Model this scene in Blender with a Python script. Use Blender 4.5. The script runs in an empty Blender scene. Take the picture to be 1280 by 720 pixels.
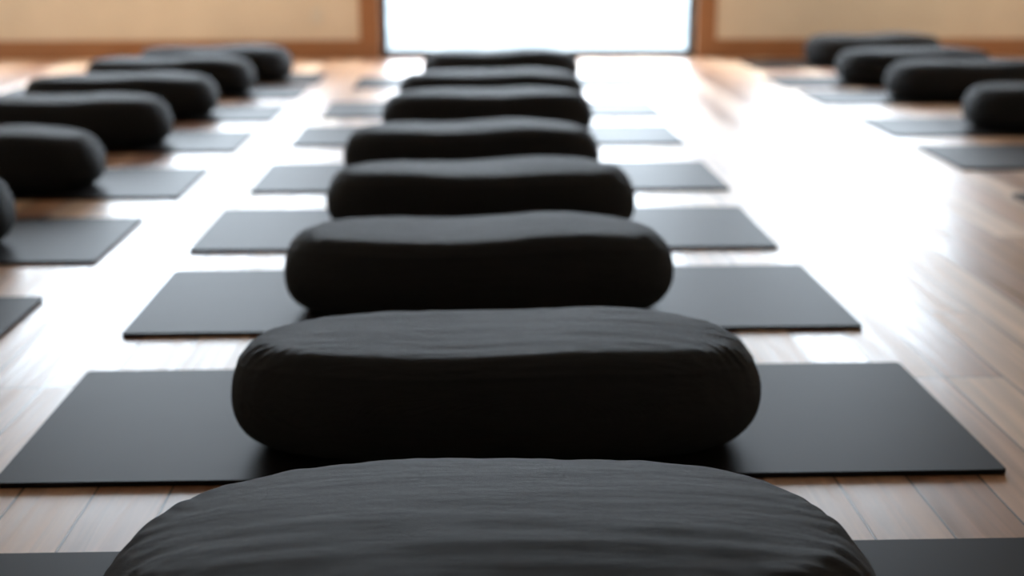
import bpy, bmesh, math, random
from mathutils import Vector, noise
random.seed(4)
scene=bpy.context.scene
scene.view_settings.view_transform='Standard'
scene.view_settings.look='None'

# ---------------- helpers ----------------
def link(o):
    scene.collection.objects.link(o); return o
def new_mat(name):
    m=bpy.data.materials.new(name); m.use_nodes=True
    nt=m.node_tree; return m,nt,nt.nodes['Principled BSDF']
def N(nt,t,**kw):
    n=nt.nodes.new(t)
    for k,v in kw.items(): setattr(n,k,v)
    return n
def add_box(bm,lo,hi):
    x0,y0,z0=lo;x1,y1,z1=hi
    v=[bm.verts.new(c) for c in [(x0,y0,z0),(x1,y0,z0),(x1,y1,z0),(x0,y1,z0),(x0,y0,z1),(x1,y0,z1),(x1,y1,z1),(x0,y1,z1)]]
    for f in [(0,3,2,1),(4,5,6,7),(0,1,5,4),(1,2,6,5),(2,3,7,6),(3,0,4,7)]:
        bm.faces.new([v[i] for i in f])
def boxes(name,lst,mat,bevel=0,parent=None):
    me=bpy.data.meshes.new(name); bm=bmesh.new()
    for lo,hi in lst: add_box(bm,lo,hi)
    bm.to_mesh(me); bm.free()
    me.materials.append(mat)
    o=link(bpy.data.objects.new(name,me))
    if bevel:
        b=o.modifiers.new('bevel','BEVEL'); b.width=bevel; b.segments=3; b.limit_method='ANGLE'
    if parent: o.parent=parent
    return o

# ---------------- materials ----------------
def fabric_mat():
    m,nt,p=new_mat('black_cotton_canvas')
    tc=N(nt,'ShaderNodeTexCoord')
    nz=N(nt,'ShaderNodeTexNoise'); nz.inputs['Scale'].default_value=6; nz.inputs['Detail'].default_value=5
    nt.links.new(tc.outputs['Object'],nz.inputs['Vector'])
    cr=N(nt,'ShaderNodeValToRGB')
    cr.color_ramp.elements[0].position=.3; cr.color_ramp.elements[0].color=(.005,.005,.0052,1)
    cr.color_ramp.elements[1].position=.75; cr.color_ramp.elements[1].color=(.009,.009,.0095,1)
    nt.links.new(nz.outputs['Fac'],cr.inputs['Fac']); nt.links.new(cr.outputs['Color'],p.inputs['Base Color'])
    p.inputs['Roughness'].default_value=.72
    p.inputs['Specular IOR Level'].default_value=.28
    p.inputs['Sheen Weight'].default_value=.05; p.inputs['Sheen Roughness'].default_value=.4
    w1=N(nt,'ShaderNodeTexWave'); w1.bands_direction='X'; w1.inputs['Scale'].default_value=260; w1.inputs['Distortion'].default_value=2.5
    w2=N(nt,'ShaderNodeTexWave'); w2.bands_direction='Y'; w2.inputs['Scale'].default_value=260; w2.inputs['Distortion'].default_value=2.5
    mp=N(nt,'ShaderNodeMapping'); mp.inputs['Scale'].default_value=(14,90,60)
    n3=N(nt,'ShaderNodeTexNoise'); n3.inputs['Scale'].default_value=1; n3.inputs['Detail'].default_value=6
    nt.links.new(tc.outputs['Object'],mp.inputs['Vector']); nt.links.new(mp.outputs[0],n3.inputs['Vector'])
    for w in (w1,w2): nt.links.new(tc.outputs['Object'],w.inputs['Vector'])
    a=N(nt,'ShaderNodeMath',operation='ADD'); nt.links.new(w1.outputs['Fac'],a.inputs[0]); nt.links.new(w2.outputs['Fac'],a.inputs[1])
    a2=N(nt,'ShaderNodeMath',operation='MULTIPLY_ADD'); nt.links.new(n3.outputs['Fac'],a2.inputs[0]); a2.inputs[1].default_value=8; nt.links.new(a.outputs[0],a2.inputs[2])
    b=N(nt,'ShaderNodeBump'); b.inputs['Strength'].default_value=1; b.inputs['Distance'].default_value=.0010
    nt.links.new(a2.outputs[0],b.inputs['Height']); nt.links.new(b.outputs[0],p.inputs['Normal'])
    return m
def mat_rubber():
    m,nt,p=new_mat('charcoal_rubber')
    tc=N(nt,'ShaderNodeTexCoord')
    nz=N(nt,'ShaderNodeTexNoise'); nz.inputs['Scale'].default_value=4; nz.inputs['Detail'].default_value=6
    nt.links.new(tc.outputs['Object'],nz.inputs['Vector'])
    cr=N(nt,'ShaderNodeValToRGB')
    cr.color_ramp.elements[0].position=.3; cr.color_ramp.elements[0].color=(.0075,.0058,.0054,1)
    cr.color_ramp.elements[1].position=.7; cr.color_ramp.elements[1].color=(.0115,.0093,.0087,1)
    nt.links.new(nz.outputs['Fac'],cr.inputs['Fac']); nt.links.new(cr.outputs['Color'],p.inputs['Base Color'])
    p.inputs['Roughness'].default_value=.50
    p.inputs['IOR'].default_value=1.16
    n2=N(nt,'ShaderNodeTexNoise'); n2.inputs['Scale'].default_value=500
    nt.links.new(tc.outputs['Object'],n2.inputs['Vector'])
    b=N(nt,'ShaderNodeBump'); b.inputs['Strength'].default_value=.3; b.inputs['Distance'].default_value=.0005
    nt.links.new(n2.outputs['Fac'],b.inputs['Height']); nt.links.new(b.outputs[0],p.inputs['Normal'])
    return m
def wood_floor():
    m,nt,p=new_mat('varnished_plank_floor')
    tc=N(nt,'ShaderNodeTexCoord')
    rot=N(nt,'ShaderNodeMapping'); rot.inputs['Rotation'].default_value=(0,0,math.radians(90))
    nt.links.new(tc.outputs['Object'],rot.inputs['Vector'])
    br=N(nt,'ShaderNodeTexBrick'); br.offset=.37; br.offset_frequency=3
    br.inputs['Color1'].default_value=(0,0,0,1); br.inputs['Color2'].default_value=(1,1,1,1); br.inputs['Mortar'].default_value=(.5,.5,.5,1)
    br.inputs['Scale'].default_value=1; br.inputs['Mortar Size'].default_value=.0026; br.inputs['Mortar Smooth'].default_value=.2
    br.inputs['Brick Width'].default_value=1.35; br.inputs['Row Height'].default_value=.13
    nt.links.new(rot.outputs[0],br.inputs['Vector'])
    cr=N(nt,'ShaderNodeValToRGB'); e=cr.color_ramp.elements
    e[0].position=0; e[0].color=(.22,.098,.050,1); e[1].position=1; e[1].color=(.62,.42,.27,1)
    x=e.new(.5); x.color=(.40,.21,.11,1)
    nt.links.new(br.outputs['Color'],cr.inputs['Fac'])
    gm=N(nt,'ShaderNodeMapping'); gm.inputs['Scale'].default_value=(34,1.6,1)
    nt.links.new(tc.outputs['Object'],gm.inputs['Vector'])
    sh=N(nt,'ShaderNodeVectorMath',operation='MULTIPLY_ADD'); sh.inputs[1].default_value=(31,17,5)
    nt.links.new(br.outputs['Color'],sh.inputs[0]); nt.links.new(gm.outputs[0],sh.inputs[2])
    gn=N(nt,'ShaderNodeTexNoise'); gn.inputs['Scale'].default_value=1; gn.inputs['Detail'].default_value=7; gn.inputs['Distortion'].default_value=.8
    nt.links.new(sh.outputs[0],gn.inputs['Vector'])
    gr=N(nt,'ShaderNodeMapRange'); gr.inputs['From Min'].default_value=.3; gr.inputs['From Max'].default_value=.7; gr.inputs['To Min'].default_value=.65; gr.inputs['To Max'].default_value=1.25
    nt.links.new(gn.outputs['Fac'],gr.inputs['Value'])
    mx=N(nt,'ShaderNodeVectorMath',operation='SCALE')
    nt.links.new(cr.outputs['Color'],mx.inputs[0]); nt.links.new(gr.outputs[0],mx.inputs['Scale'])
    gap=N(nt,'ShaderNodeMix',data_type='RGBA'); gap.inputs['B'].default_value=(.04,.018,.01,1)
    nt.links.new(br.outputs['Fac'],gap.inputs['Factor']); nt.links.new(mx.outputs[0],gap.inputs['A'])
    nt.links.new(gap.outputs['Result'],p.inputs['Base Color'])
    ra=N(nt,'ShaderNodeMath',operation='MULTIPLY_ADD'); ra.inputs[1].default_value=.12; ra.inputs[2].default_value=.16
    sp=N(nt,'ShaderNodeSeparateColor'); nt.links.new(br.outputs['Color'],sp.inputs[0]); nt.links.new(sp.outputs[0],ra.inputs[0])
    rb=N(nt,'ShaderNodeMath',operation='MULTIPLY_ADD'); rb.inputs[1].default_value=.30
    nt.links.new(gn.outputs['Fac'],rb.inputs[0]); nt.links.new(ra.outputs[0],rb.inputs[2]); nt.links.new(rb.outputs[0],p.inputs['Roughness'])
    p.inputs['IOR'].default_value=1.62
    h=N(nt,'ShaderNodeMath',operation='MULTIPLY_ADD'); h.inputs[1].default_value=-1.8
    nt.links.new(br.outputs['Fac'],h.inputs[0]); nt.links.new(gn.outputs['Fac'],h.inputs[2])
    b=N(nt,'ShaderNodeBump'); b.inputs['Strength'].default_value=.55; b.inputs['Distance'].default_value=.0013
    nt.links.new(h.outputs[0],b.inputs['Height']); nt.links.new(b.outputs[0],p.inputs['Normal'])
    return m
def plain(name,col,rough,var=.08,scale=8,bump=.0):
    m,nt,p=new_mat(name)
    tc=N(nt,'ShaderNodeTexCoord'); nz=N(nt,'ShaderNodeTexNoise'); nz.inputs['Scale'].default_value=scale; nz.inputs['Detail'].default_value=5
    nt.links.new(tc.outputs['Object'],nz.inputs['Vector'])
    cr=N(nt,'ShaderNodeValToRGB')
    cr.color_ramp.elements[0].position=.3; cr.color_ramp.elements[1].position=.7
    cr.color_ramp.elements[0].color=(*[c*(1-var) for c in col],1); cr.color_ramp.elements[1].color=(*[min(1,c*(1+var)) for c in col],1)
    nt.links.new(nz.outputs['Fac'],cr.inputs['Fac']); nt.links.new(cr.outputs['Color'],p.inputs['Base Color'])
    p.inputs['Roughness'].default_value=rough
    if bump:
        n2=N(nt,'ShaderNodeTexNoise'); n2.inputs['Scale'].default_value=scale*15
        nt.links.new(tc.outputs['Object'],n2.inputs['Vector'])
        b=N(nt,'ShaderNodeBump'); b.inputs['Distance'].default_value=bump; nt.links.new(n2.outputs['Fac'],b.inputs['Height']); nt.links.new(b.outputs[0],p.inputs['Normal'])
    return m
def trim_wood():
    m,nt,p=new_mat('oak_trim')
    tc=N(nt,'ShaderNodeTexCoord'); mp=N(nt,'ShaderNodeMapping'); mp.inputs['Scale'].default_value=(3,3,30)
    nz=N(nt,'ShaderNodeTexNoise'); nz.inputs['Detail'].default_value=6; nz.inputs['Scale'].default_value=2
    nt.links.new(tc.outputs['Object'],mp.inputs['Vector']); nt.links.new(mp.outputs[0],nz.inputs['Vector'])
    cr=N(nt,'ShaderNodeValToRGB'); cr.color_ramp.elements[0].color=(.30,.125,.05,1); cr.color_ramp.elements[1].color=(.46,.23,.11,1)
    nt.links.new(nz.outputs['Fac'],cr.inputs['Fac']); nt.links.new(cr.outputs['Color'],p.inputs['Base Color'])
    p.inputs['Roughness'].default_value=.4
    return m
FAB=fabric_mat(); RUB=mat_rubber(); FLOOR=wood_floor()
WALL=plain('tan_painted_plaster',(.82,.72,.58),.85,.04,3,.0008)
CEIL=plain('ceiling_paint',(.85,.82,.77),.9,.03)
TRIM=trim_wood(); BLACK=plain('black_anodised_metal',(.02,.022,.026),.4)
PATIO=plain('grey_paving',(.072,.088,.094),.9,.35,.45)
PLAST=plain('ivory_plastic',(.75,.70,.6),.4,.02)

# ---------------- room ----------------
XL,XR,YB,YF,ZC=-4.6,5.4,-2.4,10.3,3.2
boxes('floor',[((XL-.15,YB-.15,-.12),(XR+.15,YF+.15,0))],FLOOR)
boxes('ceiling',[((XL-.15,YB-.15,ZC),(XR+.15,YF+.15,ZC+.12))],CEIL)
boxes('wall_left',[((XL-.15,YB-.15,0),(XL,YF+.15,ZC))],WALL)
boxes('wall_right',[((XR,YB-.15,0),(XR+.15,YF+.15,ZC))],WALL)
boxes('wall_back',[((XL,YB-.15,0),(XR,YB,ZC))],WALL)
OPEN=[(-3.9,-1.05,.66,2.85),(-.66,1.78,0,2.85),(2.2,3.9,.66,2.85)]
segs=[]; x=XL
for x0,x1,z0,z1 in OPEN:
    segs.append(((x,YF,0),(x0,YF+.15,ZC)))
    if z0>0: segs.append(((x0,YF,0),(x1,YF+.15,z0)))
    segs.append(((x0,YF,z1),(x1,YF+.15,ZC))); x=x1
segs.append(((x,YF,0),(XR,YF+.15,ZC)))
boxes('wall_front',segs,WALL)
gm,nt,p=new_mat('clear_glass')
out=nt.nodes['Material Output']; tr=N(nt,'ShaderNodeBsdfTransparent'); gl=N(nt,'ShaderNodeBsdfGlossy'); gl.inputs['Roughness'].default_value=0.02
fr=N(nt,'ShaderNodeFresnel'); mixs=N(nt,'ShaderNodeMixShader'); nt.links.new(fr.outputs[0],mixs.inputs[0]); nt.links.new(tr.outputs[0],mixs.inputs[1]); nt.links.new(gl.outputs[0],mixs.inputs[2]); nt.links.new(mixs.outputs[0],out.inputs['Surface']); nt.nodes.remove(p)
t=.06; c=.15
for k,(x0,x1,z0,z1) in enumerate(OPEN):
    cc=c if z0==0 else .07
    L=[((x0-cc,YF-.025,max(0,z0-cc)),(x0,YF,z1+cc)),((x1,YF-.025,max(0,z0-cc)),(x1+cc,YF,z1+cc)),((x0,YF-.025,z1),(x1,YF,z1+cc))]
    if z0>0: L.append(((x0,YF-.03,z0-cc),(x1,YF,z0)))
    boxes('trim_%d'%(k+1),L,TRIM,.006)
    win=link(bpy.data.objects.new('window_%d'%(k+1),None))
    fz=z0+t
    boxes('frame',[((x0,YF+.03,z0),(x0+t,YF+.10,z1)),((x1-t,YF+.03,z0),(x1,YF+.10,z1)),((x0+t,YF+.03,z0),(x1-t,YF+.10,fz)),((x0+t,YF+.03,z1-t),(x1-t,YF+.10,z1))],BLACK,.003,win)
    me=bpy.data.meshes.new('glass'); me.from_pydata([(x0+t,YF+.065,fz),(x1-t,YF+.065,fz),(x1-t,YF+.065,z1-t),(x0+t,YF+.065,z1-t)],[],[(0,1,2,3)]); me.materials.append(gm)
    g=link(bpy.data.objects.new('glass',me)); g.parent=win
    pl=bpy.data.lights.new('sky_portal','AREA'); pl.shape='RECTANGLE'; pl.size=x1-x0; pl.size_y=z1-z0
    pl.cycles.is_portal=True
    po=link(bpy.data.objects.new('sky_portal',pl)); po.location=((x0+x1)/2,YF+.14,(z0+z1)/2); po.rotation_euler=(math.radians(-90),0,0)
boxes('baseboard_front',[((XL,YF-.018,0),(OPEN[1][0]-c,YF,.14)),((OPEN[1][1]+c,YF-.018,0),(XR,YF,.14))],TRIM,.005)
boxes('baseboard_left',[((XL,YB,0),(XL+.018,YF-.02,.14))],TRIM,.005)
boxes('baseboard_right',[((XR-.018,YB,0),(XR,YF-.02,.14))],TRIM,.005)
boxes('wall_outlet',[((-1.17,YF-.008,.26),(-1.09,YF,.38)),((-1.147,YF-.011,.275),(-1.113,YF-.007,.31)),((-1.147,YF-.011,.33),(-1.113,YF-.007,.365))],PLAST,.002)
boxes('patio',[((-30,YF+.15,-.2),(30,60,-.05))],PATIO)

# ---------------- mats ----------------
ML,MD,MT=1.80,.615,.010
def make_mat_mesh():
    me=bpy.data.meshes.new('yoga_mat'); bm=bmesh.new()
    r=.012; pts=[]
    for cx,cy,a0 in [(ML/2-r,MD/2-r,0),(-ML/2+r,MD/2-r,90),(-ML/2+r,-MD/2+r,180),(ML/2-r,-MD/2+r,270)]:
        for k in range(6):
            a=math.radians(a0+90*k/5); pts.append((cx+r*math.cos(a),cy+r*math.sin(a)))
    rings=[]
    for z,ins in [(0,.0015),(.002,0),(MT-.002,0),(MT,.0018)]:
        rings.append([bm.verts.new((x*(1-ins/(ML/2)),y*(1-ins/(MD/2)),z)) for x,y in pts])
    n=len(pts)
    for a,b in zip(rings,rings[1:]):
        for i in range(n): bm.faces.new((a[i],a[(i+1)%n],b[(i+1)%n],b[i]))
    bm.faces.new(rings[-1]); bm.faces.new(rings[0][::-1])
    bm.to_mesh(me); bm.free(); me.materials.append(RUB); return me
MM=make_mat_mesh()
def mat(x,yf,rot=0):
    o=link(bpy.data.objects.new('yoga_mat',MM)); o.location=(x,yf+MD/2,0.0005); o.rotation_euler[2]=math.radians(rot)

# ---------------- bolsters ----------------
def spow(v,e): return math.copysign(abs(v)**e,v)
def sstep(a,b,x):
    x=max(0,min(1,(x-a)/(b-a))); return x*x*(3-2*x)
def bolster_mesh(seed,Rp=.16,oval=0.0,L=.99,W=.41,Hh=.212,dip=.012,wr=1.0,crown=.008,droop=.020,dpow=6,rt=.068,seam=.86,pipe=.0016):
    """stuffed bolster: rounded plan, soft box section, piped upper seam"""
    me=bpy.data.meshes.new('yoga_bolster'); bm=bmesh.new()
    U=280; a,b=L/2,W/2; so=seed*7.31
    prof=[]
    rb=.085; zm=Hh*.46
    for k in range(6): prof.append((b*.98-(b*.98-rb)*k/6,0.0,0))
    for k in range(17):
        f=math.pi/2*k/16; prof.append((rb*(1-math.sin(f)**.95),zm*(1-abs(math.cos(f))**.95),1))
    for k in range(1,27):
        f=math.pi/2*k/26; prof.append((rt*(1-abs(math.cos(f))**.85),zm+(Hh-zm)*(math.sin(f)**.88),2))
    for k in range(1,24): prof.append((rt+(b*.97-rt)*k/23,Hh,3))
    rows=[]
    for t,z,reg in prof:
        row=[]
        A,B=a-t,b-t; R=max(.004,min(Rp-t*.6,B)); R=min(R,B)
        for i in range(U):
            th=2*math.pi*(i+.5)/U; ct,st=math.cos(th),math.sin(th)
            x=(A-R)*spow(ct,.35)+R*ct; y=(B-R)*spow(st,.35)+R*st
            if oval:
                n=2/2.2; x=x*(1-oval)+oval*A*spow(ct,n); y=y*(1-oval)+oval*B*spow(st,n)
            xn,yn=x/a,y/b
            zz=z; h=z/Hh
            w=sstep(.35,1,h)
            q=noise.noise(Vector((x*2.6+so,y*2+so,0)))
            zz+=w*(crown*(1-yn*yn)*(1-xn**4) +.010*q
                   - dip*math.exp(-((xn+.15)/.35)**2)*(1-.5*yn*yn) + dip*.9*math.exp(-((xn-.40)/.3)**2)
                   - droop*abs(xn)**dpow)
            n1=noise.noise(Vector((x*4+so,y*4,z*4)))
            n2=noise.noise(Vector((x*13+so,y*13,z*5)))
            n3=noise.noise(Vector((x*33+so,y*33,z*14)))
            endm=sstep(.55,.95,abs(xn))
            d=(.006*n1+.0022*n2*(.3+endm)+.0008*n3*(.3+endm))*wr*(0 if reg==0 else 1)
            nx,ny=ct,st
            side=1 if reg in(1,2) else 0
            if reg==3: side=max(0,1-(t-rt)/.04)
            x+=nx*d*side; y+=ny*d*side
            edge=math.exp(-((t-rt*.6)/.05)**2)
            # gathers running in from the end seams
            rad=math.sin(th*46+5*n2+so)*endm*edge
            # long soft creases across the top
            n4=noise.noise(Vector((x*5+so,y*38,so)))
            zz+=w*(.0014*n2*(.4+1.4*endm)+.0010*n3*(.2+1.2*edge)+.0010*rad+.0013*n4)*wr
            g=math.exp(-((h-seam)/.020)**2)*pipe if reg==2 else 0
            x+=nx*g; y+=ny*g; zz+=g*.5
            row.append((x,y,max(0,zz)))
        rows.append(row)
    vr=[[bm.verts.new(p) for p in row] for row in rows]
    for A_,B_ in zip(vr,vr[1:]):
        for i in range(U): bm.faces.new((A_[i],A_[(i+1)%U],B_[(i+1)%U],B_[i]))
    for R_,flip in ((vr[0],True),(vr[-1],False)):
        for i in range(U//2-1):
            q=(R_[i],R_[i+1],R_[U-2-i],R_[U-1-i])
            bm.faces.new(q[::-1] if flip else q)
    bmesh.ops.recalc_face_normals(bm,faces=bm.faces)
    for f in bm.faces: f.smooth=True
    bm.to_mesh(me); bm.free(); me.materials.append(FAB); return me
def bolster(me,x,y,rot=0,s=1):
    o=link(bpy.data.objects.new('yoga_bolster',me)); o.location=(x,y,MT+.0005); o.rotation_euler[2]=math.radians(rot); o.scale=(s,s,s)
first=bolster_mesh(1,.2,1.0,1.01,.56,.192,.000,1.4,crown=.038,droop=.034,dpow=2.2,rt=.070,seam=.80,pipe=.0028)
var=[bolster_mesh(k+2,.15+.02*(k%3),.1,.99,.40,.204,.006+.002*(k%2),1.1) for k in range(5)]

for x,y,r in [(.03,1.28,0),(.064,2.165,0),(.066,3.06,0.2),(.055,3.915,-.3),(.09,4.86,.2),(.10,5.95,0),(.14,6.90,0),(.2,8.25,0)]: mat(x,y,r)
bolster(first,.026,1.545,0)
for k,(x,y,r) in enumerate([(.052,2.37,-.6),(.029,3.27,-1),(.044,4.17,-1.5),(.022,5.09,-1),(.098,6.2,0),(.133,7.12,0),(.22,8.42,0)]): bolster(var[k%5],x,y,r)
for x,y in [(-2.02,2.79),(-1.99,3.79),(-1.95,4.76),(-1.92,5.80),(-1.9,6.77),(-1.88,7.72),(-1.85,8.5)]: mat(x,y)
for k,(x,y,r) in enumerate([(-1.89,4.02,0),(-1.86,4.97,0),(-1.83,6.03,1),(-1.80,7.0,0),(-1.75,7.95,0),(-1.62,8.70,0)]): bolster(var[(k+2)%5],x,y,r)
bolster(var[1],-1.9,3.02)
for x,y in [(2.9,4.1),(2.92,5.25),(2.92,6.15),(2.90,7.35),(2.88,8.2),(2.95,9.38)]: mat(x,y)
for k,(x,y,r) in enumerate([(2.94,6.40,0),(2.92,7.6,0),(2.86,8.42,0),(2.96,9.63,0)]): bolster(var[(k+3)%5],x,y,r)

# ---------------- light ----------------
w=bpy.data.worlds.new('overcast_sky'); scene.world=w; w.use_nodes=True
nt=w.node_tree; bg=nt.nodes['Background']; bg.inputs['Color'].default_value=(.78,.89,1,1); bg.inputs['Strength'].default_value=17.5
# unseen ceiling lights, added to warm and brighten the far wall
em,nt,p=new_mat('added_warm_glow'); p.inputs['Base Color'].default_value=(1,.9,.75,1); p.inputs['Emission Color'].default_value=(1,.8,.55,1); p.inputs['Emission Strength'].default_value=3
for lx in (-3.6,-2.2,-1.2,2.4,3.4,4.6):
    root=link(bpy.data.objects.new('added_wall_wash_light',None)); root.location=(lx,9.25,ZC)
    for nm,r0,r1,z0,z1,mm in (('added_light_bezel',.08,.11,-.012,0,BLACK),('added_light_disc',0,.08,-.006,-.001,em)):
        me=bpy.data.meshes.new(nm); bm=bmesh.new()
        if r0==0: bmesh.ops.create_cone(bm,cap_ends=True,segments=40,radius1=r1,radius2=r1,depth=z1-z0)
        else:
            pr=[[(r*math.cos(2*math.pi*i/40),r*math.sin(2*math.pi*i/40),z) for i in range(40)] for r,z in ((r0,z1),(r0,z0),(r1-.006,z0),(r1,z1))]
            vs=[[bm.verts.new(q) for q in l] for l in pr]
            for A_,B_ in zip(vs,vs[1:]):
                for i in range(40): bm.faces.new((A_[i],A_[(i+1)%40],B_[(i+1)%40],B_[i]))
        bm.to_mesh(me); bm.free(); me.materials.append(mm)
        o=link(bpy.data.objects.new(nm,me)); o.parent=root
        if r0==0: o.location=(0,0,-.004)
    sl=bpy.data.lights.new('added_wash_spot','SPOT'); sl.energy=85; sl.color=(1,.82,.60); sl.spot_size=math.radians(70); sl.spot_blend=.8; sl.shadow_soft_size=.07
    so_=link(bpy.data.objects.new('added_wash_spot',sl)); so_.parent=root; so_.location=(0,0,-.03); so_.rotation_euler=(math.radians(18),0,0)

# ---------------- camera ----------------
cd=bpy.data.cameras.new('camera'); cd.sensor_width=36; cd.lens=46.4
cd.dof.use_dof=True; cd.dof.focus_distance=1.9; cd.dof.aperture_fstop=2.1
co=link(bpy.data.objects.new('camera',cd)); co.location=(0,0,.94)
co.rotation_euler=(math.radians(74.9),0,math.radians(-1.98))
scene.camera=co
